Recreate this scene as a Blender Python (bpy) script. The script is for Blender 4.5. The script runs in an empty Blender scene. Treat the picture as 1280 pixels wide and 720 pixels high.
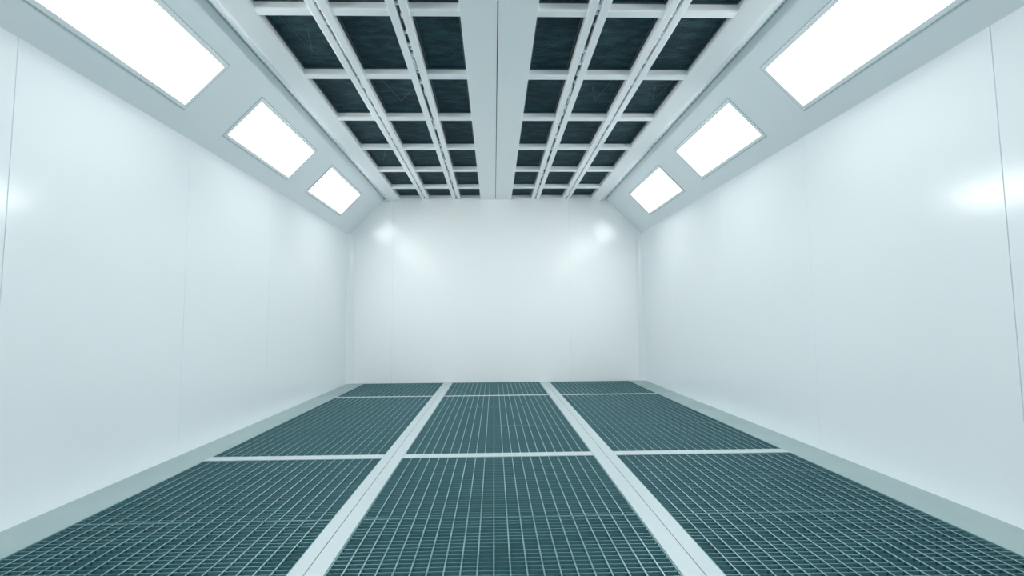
import bpy, math, random
from mathutils import Vector, Matrix
random.seed(4)
S = bpy.context.scene
C = S.collection

# ------------------------------------------------------------------ dimensions (metres)
W = 2.2            # half width of the booth
H = 2.748          # ceiling height
CB = 2.208         # height where the slope meets the wall
CT = 1.683         # half width where the slope meets the ceiling
YB = 7.637         # end wall
YF = -2.2          # wall behind the camera
G = 1.95           # half width of the grating field
FO = 1.45          # outer edge of the filter banks

# ------------------------------------------------------------------ materials
def mat(name, col, rough=.4, metal=0., spec=.5, coat=0., noise=None, emit=None, strength=0., bump=None):
    m = bpy.data.materials.new(name); m.use_nodes = True
    nt = m.node_tree; b = nt.nodes['Principled BSDF']
    b.inputs['Base Color'].default_value = (*col, 1)
    b.inputs['Roughness'].default_value = rough
    b.inputs['Metallic'].default_value = metal
    b.inputs['Specular IOR Level'].default_value = spec
    b.inputs['Coat Weight'].default_value = coat
    if emit:
        b.inputs['Emission Color'].default_value = (*emit, 1)
        b.inputs['Emission Strength'].default_value = strength
    if noise:
        scale, col2, lo, hi, stretch = noise
        tc = nt.nodes.new('ShaderNodeTexCoord'); mp = nt.nodes.new('ShaderNodeMapping')
        mp.inputs['Scale'].default_value = stretch
        n = nt.nodes.new('ShaderNodeTexNoise'); n.inputs['Scale'].default_value = scale
        n.inputs['Detail'].default_value = 6
        r = nt.nodes.new('ShaderNodeValToRGB')
        r.color_ramp.elements[0].position = lo; r.color_ramp.elements[1].position = hi
        r.color_ramp.elements[0].color = (*col, 1); r.color_ramp.elements[1].color = (*col2, 1)
        g = nt.nodes.new('ShaderNodeNewGeometry')
        nt.links.new(g.outputs['Position'], mp.inputs['Vector'])
        nt.links.new(mp.outputs[0], n.inputs['Vector']); nt.links.new(n.outputs[0], r.inputs[0])
        nt.links.new(r.outputs[0], b.inputs['Base Color'])
    if bump:
        sc, st = bump
        g = nt.nodes.new('ShaderNodeNewGeometry')
        n = nt.nodes.new('ShaderNodeTexNoise'); n.inputs['Scale'].default_value = sc
        n.inputs['Detail'].default_value = 2
        bp = nt.nodes.new('ShaderNodeBump'); bp.inputs['Strength'].default_value = st
        bp.inputs['Distance'].default_value = .02
        nt.links.new(g.outputs['Position'], n.inputs['Vector'])
        nt.links.new(n.outputs[0], bp.inputs['Height']); nt.links.new(bp.outputs[0], b.inputs['Normal'])
    return m

M = {}
M['wall'] = mat('white_wall_enamel', (.885, .92, .935), .15, spec=.5)
M['endwall'] = mat('white_end_wall_enamel', (.955, .965, .965), .17, spec=.55)
M['slope'] = mat('slope_enamel', (.82, .88, .90), .3)
M['grid'] = mat('grid_enamel', (.95, .965, .97), .2)
M['duct'] = mat('centre_panel_enamel', (.92, .95, .955), .3)
M['groove'] = mat('joint_sealant', (.60, .70, .72), .6)
M['slot'] = mat('dark_slot', (.05, .08, .09), .6)
M['frame'] = mat('lamp_frame_enamel', (.90, .945, .95), .25)
M['edge'] = mat('lamp_gasket', (.50, .60, .63), .5)
M['diff'] = mat('lit_diffuser', (.9, .9, .9), .4, emit=(.955, 1., 1.01), strength=5.0)
M['filter'] = mat('filter_fibre', (.007, .032, .040), .7, spec=.2, noise=(7., (.030, .095, .11), .42, .80, (1, 2.6, 1)), bump=(60, .5))
M['thread'] = mat('filter_thread', (.05, .105, .12), .7)
M['fframe'] = mat('filter_frame_dark', (.03, .06, .07), .5)
M['steel'] = mat('lit_grating_top', (.13, .265, .29), .34, metal=.3, noise=(2.2, (.22, .38, .41), .35, .7, (1, 1, 1)))  # bearing bar tops: light from above painted in as a paler steel
M['side'] = mat('shaded_grating_side', (.035, .095, .125), .4, metal=.2)  # same bars below the top: shade painted in as a darker steel
M['rod'] = mat('galvanised_rod', (.115, .26, .285), .38, metal=.3)
M['beam'] = mat('pale_beam_paint', (.42, .49, .51), .4)
M['border'] = mat('border_paint', (.27, .36, .37), .5, noise=(2.5, (.32, .41, .42), .3, .7, (1, 1, 1)))
M['pit'] = mat('pit_fibre', (.02, .11, .12), .9, noise=(3., (.055, .20, .21), .35, .75, (1, 1, 1)))

# ------------------------------------------------------------------ mesh helpers
class MB:
    def __init__(s): s.v = []; s.f = []; s.m = []
    def hexa(s, p, mi=0):
        b = len(s.v); s.v += [tuple(q) for q in p]
        for f in ((0,3,2,1),(4,5,6,7),(0,1,5,4),(1,2,6,5),(2,3,7,6),(3,0,4,7)):
            s.f.append([b+i for i in f]); s.m.append(mi)
    def box(s, x0, x1, y0, y1, z0, z1, mi=0):
        s.hexa([(x0,y0,z0),(x1,y0,z0),(x1,y1,z0),(x0,y1,z0),(x0,y0,z1),(x1,y0,z1),(x1,y1,z1),(x0,y1,z1)], mi)
    def obox(s, fn, u0, u1, y0, y1, n0, n1, mi=0):   # box in a sloped frame: fn(u, y, n) -> xyz
        s.hexa([fn(u0,y0,n0),fn(u1,y0,n0),fn(u1,y1,n0),fn(u0,y1,n0),fn(u0,y0,n1),fn(u1,y0,n1),fn(u1,y1,n1),fn(u0,y1,n1)], mi)
    def sweep(s, prof, y0, y1, mi=0):                # closed profile in x,z swept along y
        b = len(s.v); n = len(prof)
        s.v += [(x,y0,z) for x,z in prof] + [(x,y1,z) for x,z in prof]
        for i in range(n):
            j = (i+1) % n; s.f.append([b+i,b+j,b+n+j,b+n+i]); s.m.append(mi)
        s.f.append([b+i for i in range(n)][::-1]); s.m.append(mi)
        s.f.append([b+n+i for i in range(n)]); s.m.append(mi)
    def vsweep(s, prof, z0, z1, mi=0):               # closed profile in x,y swept upward
        b = len(s.v); n = len(prof)
        s.v += [(x,y,z0) for x,y in prof] + [(x,y,z1) for x,y in prof]
        for i in range(n):
            j = (i+1) % n; s.f.append([b+i,b+j,b+n+j,b+n+i]); s.m.append(mi)
        s.f.append([b+i for i in range(n)][::-1]); s.m.append(mi)
        s.f.append([b+n+i for i in range(n)]); s.m.append(mi)
    def build(s, name, mats, parent=None, bevel=0., origin=None):
        if not isinstance(mats, (list, tuple)): mats = [mats]
        me = bpy.data.meshes.new(name)
        o0 = Vector(origin) if origin is not None else Vector((0,0,0))
        me.from_pydata([tuple(Vector(q)-o0) for q in s.v], [], s.f)
        for m in mats: me.materials.append(m)
        me.polygons.foreach_set('material_index', s.m)
        import bmesh
        bm = bmesh.new(); bm.from_mesh(me); bmesh.ops.recalc_face_normals(bm, faces=bm.faces)
        bm.to_mesh(me); bm.free()
        o = bpy.data.objects.new(name, me); C.objects.link(o); o.location = o0
        if bevel:
            md = o.modifiers.new('Bevel', 'BEVEL'); md.width = bevel; md.segments = 2; md.limit_method = 'ANGLE'
        if parent:
            o.parent = parent
            o.location = o0 - parent.location if origin is not None else -parent.location
        return o

def tag(o, label=None, cat=None, group=None, kind=None):
    if label: o['label'] = label
    if cat: o['category'] = cat
    if group: o['group'] = group
    if kind: o['kind'] = kind
    return o
def struct(o, label, cat): return tag(o, label, cat, kind='structure')
def empty(name, loc, label, cat, group=None):
    o = bpy.data.objects.new(name, None); C.objects.link(o); o.location = loc; o.empty_display_size = .1
    return tag(o, label, cat, group)
def copy_tree(o, loc, label):
    c = o.copy(); C.objects.link(c); c.location = loc; c['label'] = label
    for ch in list(o.children):
        k = ch.copy(); C.objects.link(k); k.parent = c
        for g in list(ch.children):
            q = g.copy(); C.objects.link(q); q.parent = k
    return c

# ------------------------------------------------------------------ walls with panel joints
gap = lambda y: .0022 if y < 3 else .0009
def side_wall(name, s, seams, label):
    b = MB(); T = .006
    ys = [YF] + seams + [YB]
    for a, c in zip(ys[:-1], ys[1:]):
        b.box(s*W, s*(W+T), a+gap(a), c-gap(c), 0, CB+.0)
    b.box(s*(W+T), s*(W+.06), YF, YB+.1, -.5, CB+.05, 0)
    for y in seams: b.box(s*(W+.004), s*(W+T+.002), y-.003, y+.003, 0, CB, 1)
    struct(b.build(name, [M['wall'], M['groove']], bevel=.0006), label, 'wall')
side_wall('wall_left', -1, [-1.7, -.37, .96, 2.29, 3.62, 4.95, 6.28], 'glossy white panelled left wall of the spray booth')
side_wall('wall_right', 1, [-2.0, -.62, .77, 2.15, 3.54, 4.93, 6.31], 'glossy white panelled right wall of the spray booth')
b = MB(); xs = [-W, -1.55, -.23, 1.10, W]
for a, c in zip(xs[:-1], xs[1:]): b.box(a+.0012, c-.0012, YB, YB+.006, 0, H+.0)
b.box(-W-.06, W+.06, YB+.006, YB+.08, -.5, H+.4)
struct(b.build('wall_back', [M['endwall'], M['groove']]), 'white end wall of the spray booth', 'wall')
b = MB(); b.box(-W-.06, W+.06, YF-.08, YF, -.5, H+.4)
struct(b.build('wall_front', M['wall']), 'white wall closing the booth behind the viewer', 'wall')
# coved vertical corners at the end wall
for i, s in ((3, -1), (4, 1)):
    R = .09; prof = [(s*W, YB), (s*W, YB-R)]
    for k in range(1, 8):
        a = k/8*math.pi/2
        prof.append((s*(W-R+R*math.cos(a)), YB-R+R*math.sin(a)))
    prof.append((s*(W-R), YB))
    b = MB(); b.vsweep(prof, 0, CB)
    struct(b.build('trim_%d' % i, M['wall']), 'coved white corner where the %s wall meets the end wall' % ('left' if s < 0 else 'right'), 'trim')

# ------------------------------------------------------------------ sloped sides carrying the lamps
DX, DZ = W-CT, H-CB; SL = math.hypot(DX, DZ)
def frame(s):
    d = Vector((-s*DX/SL, 0, DZ/SL)); n = Vector((s*DZ/SL, 0, DX/SL))   # n points out of the room
    base = Vector((s*W, 0, CB))
    return lambda u, y, nn: base + d*u + Vector((0, y, 0)) + n*nn
LU0, LU1 = .2087*SL, .767*SL
LAMPS = [(-1.26, -.06), (.43, 1.63), (2.13, 3.345), (3.83, 5.045), (5.535, 6.79)]
for i, s in ((1, -1), (2, 1)):
    fn = frame(s); b = MB()
    b.obox(fn, 0, LU0, YF, YB, 0, .05); b.obox(fn, LU1, SL, YF, YB, 0, .05)
    ys = [YF] + [v for l in LAMPS for v in l] + [YB]
    for a, c in zip(ys[0::2], ys[1::2]): b.obox(fn, LU0, LU1, a, c, 0, .05)
    b.obox(fn, -.002, .002, YF, YB, -.0015, .01)
    struct(b.build('trim_%d' % i, M['slope']), 'pale sloped strip between the %s wall and the ceiling, holding the lamps' % ('left' if s < 0 else 'right'), 'trim')
where = {0: 'behind the viewer', 1: 'directly beside the viewer', 2: 'largest and nearest in view', 3: 'middle of its row', 4: 'smallest, nearest the end wall'}
for s in (-1, 1):
    fn = frame(s); side = 'left' if s < 0 else 'right'
    for k, (y0, y1) in enumerate(LAMPS):
        ctr = fn((LU0+LU1)/2, (y0+y1)/2, 0)
        t = empty('panel_light', ctr, 'bright white panel light in the %s slope, %s' % (side, where[k]), 'light', 'panel lights in the %s slope' % side)
        b = MB(); e = .003; fwd = .034
        a0, a1, c0, c1 = LU0+e, LU1-e, y0+e, y1-e
        o_, m_, i_ = (a0, a1, c0, c1), (a0+.028, a1-.028, c0+.028, c1-.028), (a0+fwd, a1-fwd, c0+fwd, c1-fwd)
        ring = lambda q, n: [fn(q[0], q[2], n), fn(q[1], q[2], n), fn(q[1], q[3], n), fn(q[0], q[3], n)]
        rings = [ring(o_, .03), ring(o_, -.004), ring((o_[0]+.004, o_[1]-.004, o_[2]+.004, o_[3]-.004), -.008), ring(m_, -.008), ring(i_, .017), ring(i_, .03)]
        b.v = [tuple(p) for rg in rings for p in rg]
        for a_ in range(6):
            e_ = (a_+1) % 6
            for c_ in range(4):
                g_ = (c_+1) % 4; b.f.append([a_*4+c_, a_*4+g_, e_*4+g_, e_*4+c_]); b.m.append(0)
        b.build('light_frame', M['frame'], t, origin=ctr)
        b = MB()
        q = .005
        b.obox(fn, LU0-q, LU0+e, y0-q, y1+q, -.003, .02); b.obox(fn, LU1-e, LU1+q, y0-q, y1+q, -.003, .02)
        b.obox(fn, LU0+e, LU1-e, y0-q, y0+e, -.003, .02); b.obox(fn, LU0+e, LU1-e, y1-e, y1+q, -.003, .02)
        b.build('gasket', M['edge'], t, origin=ctr)
        b = MB(); b.obox(fn, a0+fwd-.002, a1-fwd+.002, c0+fwd-.002, c1-fwd+.002, .018, .026)
        b.build('diffuser', M['diff'], t, origin=ctr)
        ld = bpy.data.lights.new('lamp', 'AREA'); ld.shape = 'RECTANGLE'; ld.size = a1-a0-2*fwd-.01; ld.size_y = c1-c0-2*fwd-.01
        ld.energy = 6.6*ld.size*ld.size_y/.4; ld.spread = math.radians(146); ld.color = (.955, 1., 1.)
        lo = bpy.data.objects.new('lamp', ld); C.objects.link(lo); lo.parent = t
        X = (fn(1,0,0)-fn(0,0,0)); Z = (fn(0,0,1)-fn(0,0,0)); Y = Z.cross(X)
        lo.matrix_local = Matrix((X, Y, Z)).transposed().to_4x4()
        lo.location = fn((LU0+LU1)/2, (y0+y1)/2, .015) - Vector(ctr)
        b = MB(); b.obox(fn, a0, a1, c0, c1, .03, .05)
        b.build('housing', M['frame'], t, origin=ctr)

# ------------------------------------------------------------------ ceiling
b = MB(); b.box(-W-.06, W+.06, YF-.05, YB+.05, H+.30, H+.36)
struct(b.build('ceiling', M['slot']), 'dark plenum ceiling above the filter banks', 'ceiling')
for s in (-1, 1):   # bevelled side rail between filters and slope
    side = 'left' if s < 0 else 'right'
    prof = [(s*FO, H+.075), (s*FO, H), (s*(FO+.010), H-.006), (s*(FO+.120), H-.040), (s*(FO+.135), H-.042), (s*(FO+.165), H-.022),
            (s*(FO+.205), H-.010), (s*(CT-.012), H+.006), (s*(CT-.006), H+.02), (s*(CT+.03), H+.02), (s*(CT+.03), H+.075)]
    b = MB(); b.sweep(prof, YF, YB)
    o = b.build('trim_%d' % (5 if s < 0 else 6), M['grid'])
    struct(o, 'smooth white side rail along the %s edge of the filter ceiling' % side, 'trim')
# centre panels: two long sheets with a joint
for s in (-1, 1):
    x0, x1 = sorted((s*.0035 - .006, s*.232 - (.006 if abs(s*.0035) > 1 else 0)))
    b = MB(); b.box(x0, x1, YF+.002, YB-.002, H-.012, H+.0)
    ff = (x0+.0 if s < 0 else x1-.0)
    b.box(ff-(.0 if s < 0 else .01), ff+(.01 if s < 0 else 0), YF+.002, YB-.002, H, H+.07)
    o = b.build('ceiling_panel', M['duct'], bevel=.002)
    tag(o, 'long pale flat ceiling panel %s of the centre joint' % ('left' if s < 0 else 'right'), 'ceiling panel', 'centre ceiling panels')
b = MB(); b.box(-.02, .008, YF+.002, YB-.002, H+.004, H+.012)
struct(b.build('trim_7', M['slot']), 'dark joint between the two centre ceiling panels', 'trim')

BARS = [7.056 - .8135*i for i in range(0, 12)]      # far edges of the cross bars
BARS = [y for y in BARS if y > YF+.15]
BW = .07
COLS = [(.235, .535), (.66, 1.006), (1.122, FO)]     # filter openings
colname = ['beside the centre panels', 'in middle column', 'beside the side rail']
ordinal = ['first', 'second', 'third', 'fourth', 'fifth', 'sixth', 'seventh', 'eighth', 'ninth', 'tenth', 'eleventh', 'twelfth', 'thirteenth']
for s in (-1, 1):
    side = 'left' if s < 0 else 'right'
    ctr = (s*.84, 2.7, H)
    t = empty('ceiling_grid', ctr, 'white metal filter grid on the %s half of the ceiling' % side, 'ceiling grid', 'filter ceiling grids')
    for (a, c) in ((.535, .66), (1.006, 1.122)):
        w = c-a; k0, k1 = (.40, .59) if a < .6 else (.43, .58); g0 = a+w*k0; g1 = a+w*k1
        for (p, q) in ((a, g0), (g1, c)):
            b = MB(); x0, x1 = sorted((s*p, s*q))
            b.box(x0, x1, YF+.003, YB-.003, H-.004, H+.05)
            b.build('rail', M['grid'], t, bevel=.004)
        # slotted strip inside the joint: dark backing with pale irregular clips
        b = MB(); x0, x1 = sorted((s*g0, s*g1))
        b.box(x0, x1, YF+.003, YB-.003, H+.022, H+.03, 1)
        y = YF+.1
        while y < YB-.1:
            L = random.uniform(.012, .10) if y > 3.4 else random.uniform(.010, .055)
            if random.random() < (.6 if a < .6 else .75) + (.2 if y > 5 else 0):
                m = random.choice((.0, .3, .5)); e = x0+(x1-x0)*m if random.random() < .5 else x0
                b.box(e, x1 if e > x0 else x1-(x1-x0)*m, y, y+L, H+random.uniform(.0, .012), H+.022, 0)
            y += L + random.uniform(.008, .04)
        b.build('slotted_strip', [M['frame'], M['slot']], t)
    for yb in BARS:
        b = MB()
        for (a, c) in COLS:
            x0, x1 = sorted((s*(a-.003), s*(c+.003)))
            prof = [(yb-BW, H+.05), (yb-BW, H+.012), (yb-BW+.008, H+.002), (yb-.008, H+.002), (yb, H+.012), (yb, H+.05)]
            base = len(b.v); n = len(prof)
            b.v += [(x0, y, z) for y, z in prof] + [(x1, y, z) for y, z in prof]
            for i in range(n):
                j = (i+1) % n; b.f.append([base+i, base+j, base+n+j, base+n+i]); b.m.append(0)
            b.f.append([base+i for i in range(n)]); b.m.append(0); b.f.append([base+n+i for i in range(n)]); b.m.append(0)
        b.build('cross_bar', M['grid'], t)
    # filters, one per opening
    edges = [YB-.02] + BARS + [YF+.01]
    for r in range(len(edges)-1):
        y1 = edges[r] - (0 if r == 0 else BW) - .002
        y0 = edges[r+1] + .002
        if y0 < 1.2: continue
        for ci, (a, c) in enumerate(COLS):
            x0, x1 = sorted((s*(a+.002), s*(c-.002)))
            cc = ((x0+x1)/2, (y0+y1)/2, H+.05)
            f = empty('ceiling_filter', cc, 'dark %s ceiling filter %s, %s from end wall' % (side, colname[ci], ordinal[r]), 'ceiling filter', 'dark ceiling filters')
            b = MB(); b.box(x0+.006, x1-.006, y0+.006, y1-.006, H+.058, H+.085)
            b.build('filter_pad', M['filter'], f, origin=cc)
            b = MB(); k = .012
            b.box(x0, x1, y0, y0+k, H+.051, H+.08); b.box(x0, x1, y1-k, y1, H+.051, H+.08)
            b.box(x0, x0+k, y0+k, y1-k, H+.051, H+.08); b.box(x1-k, x1, y0+k, y1-k, H+.051, H+.08)
            b.build('filter_frame', M['fframe'], f, origin=cc)
            if (ci == 2 and r in (2, 5) and s < 0) or (ci == 1 and r == 4) or (ci == 2 and r == 4 and s > 0):      # loose fibres lying across the pad
                b = MB(); px, py = x0+.04 if s < 0 else x1-.04, y0+.06
                px += random.uniform(-.01, .05)*(-s)
                d = -s*random.uniform(.05, .11)
                pts = [(px, py), (px+d, y0+(y1-y0)*random.uniform(.55, .8)), (px+d*2.2, y0+(y1-y0)*random.uniform(.25, .5))]
                for (p, q) in zip(pts[:-1], pts[1:]):
                    v = Vector((q[0]-p[0], q[1]-p[1], 0)); nn = Vector((-v.y, v.x, 0)).normalized()*.0025
                    P, Q = Vector((*p, 0)), Vector((*q, 0)); z0, z1 = Vector((0,0,H+.0555)), Vector((0,0,H+.059))
                    b.hexa([P-nn+z0, Q-nn+z0, Q+nn+z0, P+nn+z0, P-nn+z1, Q-nn+z1, Q+nn+z1, P+nn+z1])
                b.build('loose_thread', M['thread'], f, origin=cc)

# ------------------------------------------------------------------ floor: pit, borders, beams, gratings
SO = (-.785, .767); SI = (-.653, .620)
b = MB()
b.box(-W-.06, W+.06, YF-.05, YB+.05, -.20, -.14, 1)
for s in (-1, 1):
    x0, x1 = sorted((s*G, s*(W+.02)))
    b.box(x0, x1, YF, YB+.02, -.14, 0, 0)
struct(b.build('floor', [M['border'], M['pit']]), 'floor pit with grey painted borders along both walls', 'floor')
for s, (a, c) in ((-1, (SO[0], SI[0])), (1, (SI[1], SO[1]))):
    side = 'left' if s < 0 else 'right'
    t = empty('floor_beam', ((a+c)/2, 2.7, 0), 'long pale metal beam running to the end wall, %s of the two' % side, 'floor beam', 'pale floor beams')
    m = (a+c)/2 + s*.006
    for (p, q) in ((a, m-.0015), (m+.0015, c)):
        b = MB(); b.box(p, q, YF, YB-.02, -.012, .003); b.build('cover_plate', M['beam'], t, bevel=.0015)
    b = MB(); b.box(a+.02, c-.02, YF, YB-.02, -.14, -.012); b.build('web', M['rod'], t)
cols = [(-G, SO[0]), (SI[0], SI[1]), (SO[1], G)]
cname = ['left', 'centre', 'right']
for (y0, y1, zt, lab) in ((3.478, 3.572, .003, 'pale cross bar across the %s row of gratings, the wider nearer bar'), (6.255, 6.315, .001, 'thin cross bar across the %s row of gratings near the end wall')):
    for (a, c), cn in zip(cols, cname):
        b = MB(); b.box(a+.001, c-.001, y0, y1, -.05, zt)
        o = b.build('floor_crossbar', M['beam'], bevel=.0015, origin=((a+c)/2, (y0+y1)/2, 0))
        tag(o, lab % cn, 'floor bar', 'floor cross bars')
TILES = [(6.317, 7.62), (5.43, 6.253), (4.5, 5.426), (3.574, 4.496), (2.437, 3.476), (1.37, 2.433), (.30, 1.366), (-.77, .296), (-2.19, -.774)]
rowname = ['touching the end wall', 'just nearer than the thin cross bar', 'midway between the two cross bars', 'just beyond the wide cross bar', 'just nearer than the wide cross bar', 'nearest one in view', 'below the viewer', 'behind the viewer', 'farthest behind the viewer']
LP, XP = .0600, .0335
for (a, c), cn in zip(cols, cname):
    for (y0, y1), rn in zip(TILES, rowname):
        cc = ((a+c)/2, (y0+y1)/2, 0)
        t = empty('floor_grating', cc, 'dark steel floor grating in the %s row, %s' % (cn, rn), 'floor grating', 'steel floor gratings')
        x0, x1, p0, p1 = a+.002, c-.002, y0, y1
        b = MB(); k = .004
        b.box(x0, x1, p0, p0+k, -.030, -.0005); b.box(x0, x1, p1-k, p1, -.030, -.0005)
        b.box(x0, x0+k, p0+k, p1-k, -.030, -.0005); b.box(x1-k, x1, p0+k, p1-k, -.030, -.0005)
        b.build('grating_frame', M['rod'], t, origin=cc)
        b = MB(); n = round((x1-x0)/LP)
        for i in range(1, n):
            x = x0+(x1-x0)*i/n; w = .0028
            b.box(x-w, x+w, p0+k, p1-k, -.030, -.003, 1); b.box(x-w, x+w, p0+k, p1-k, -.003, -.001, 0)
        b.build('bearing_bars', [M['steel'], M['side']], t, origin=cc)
        b = MB(); n = round((p1-p0)/XP)
        for i in range(1, n):
            y = p0+(p1-p0)*i/n
            b.box(x0+k, x1-k, y-.0016, y+.0016, -.022, -.003)
        b.build('cross_rods', M['rod'], t, origin=cc)

# ------------------------------------------------------------------ camera
f, pi_, ya, ro = 638.83, .0789, .0249, -.0084
cy, sy = math.cos(ya), math.sin(ya)
fw = Vector((sy*math.cos(pi_), cy*math.cos(pi_), math.sin(pi_)))
r = Vector((cy, -sy, 0)); u = r.cross(fw)
r2 = r*math.cos(ro)+u*math.sin(ro); u2 = -r*math.sin(ro)+u*math.cos(ro)
cd = bpy.data.cameras.new('camera'); cam = bpy.data.objects.new('camera', cd); C.objects.link(cam)
cd.sensor_width = 36; cd.lens = f/1280*36; cd.clip_start = .02; cd.clip_end = 100
cd.shift_x = 6.86/1280; cd.shift_y = -9.53/1280
mt = Matrix.Identity(4)
for i in range(3):
    mt[i][0], mt[i][1], mt[i][2] = r2[i], u2[i], -fw[i]
mt.translation = Vector((-.040, 0, .901))
cam.matrix_world = mt
S.camera = cam

w = bpy.data.worlds.new('world'); S.world = w; w.use_nodes = True
w.node_tree.nodes['Background'].inputs[0].default_value = (.02, .025, .03, 1)
S.view_settings.view_transform = 'Standard'; S.view_settings.look = 'None'
S.view_settings.gamma = 1; S.view_settings.use_curve_mapping = False
S.view_settings.exposure = .56
S.cycles.max_bounces = 16; S.cycles.diffuse_bounces = 12
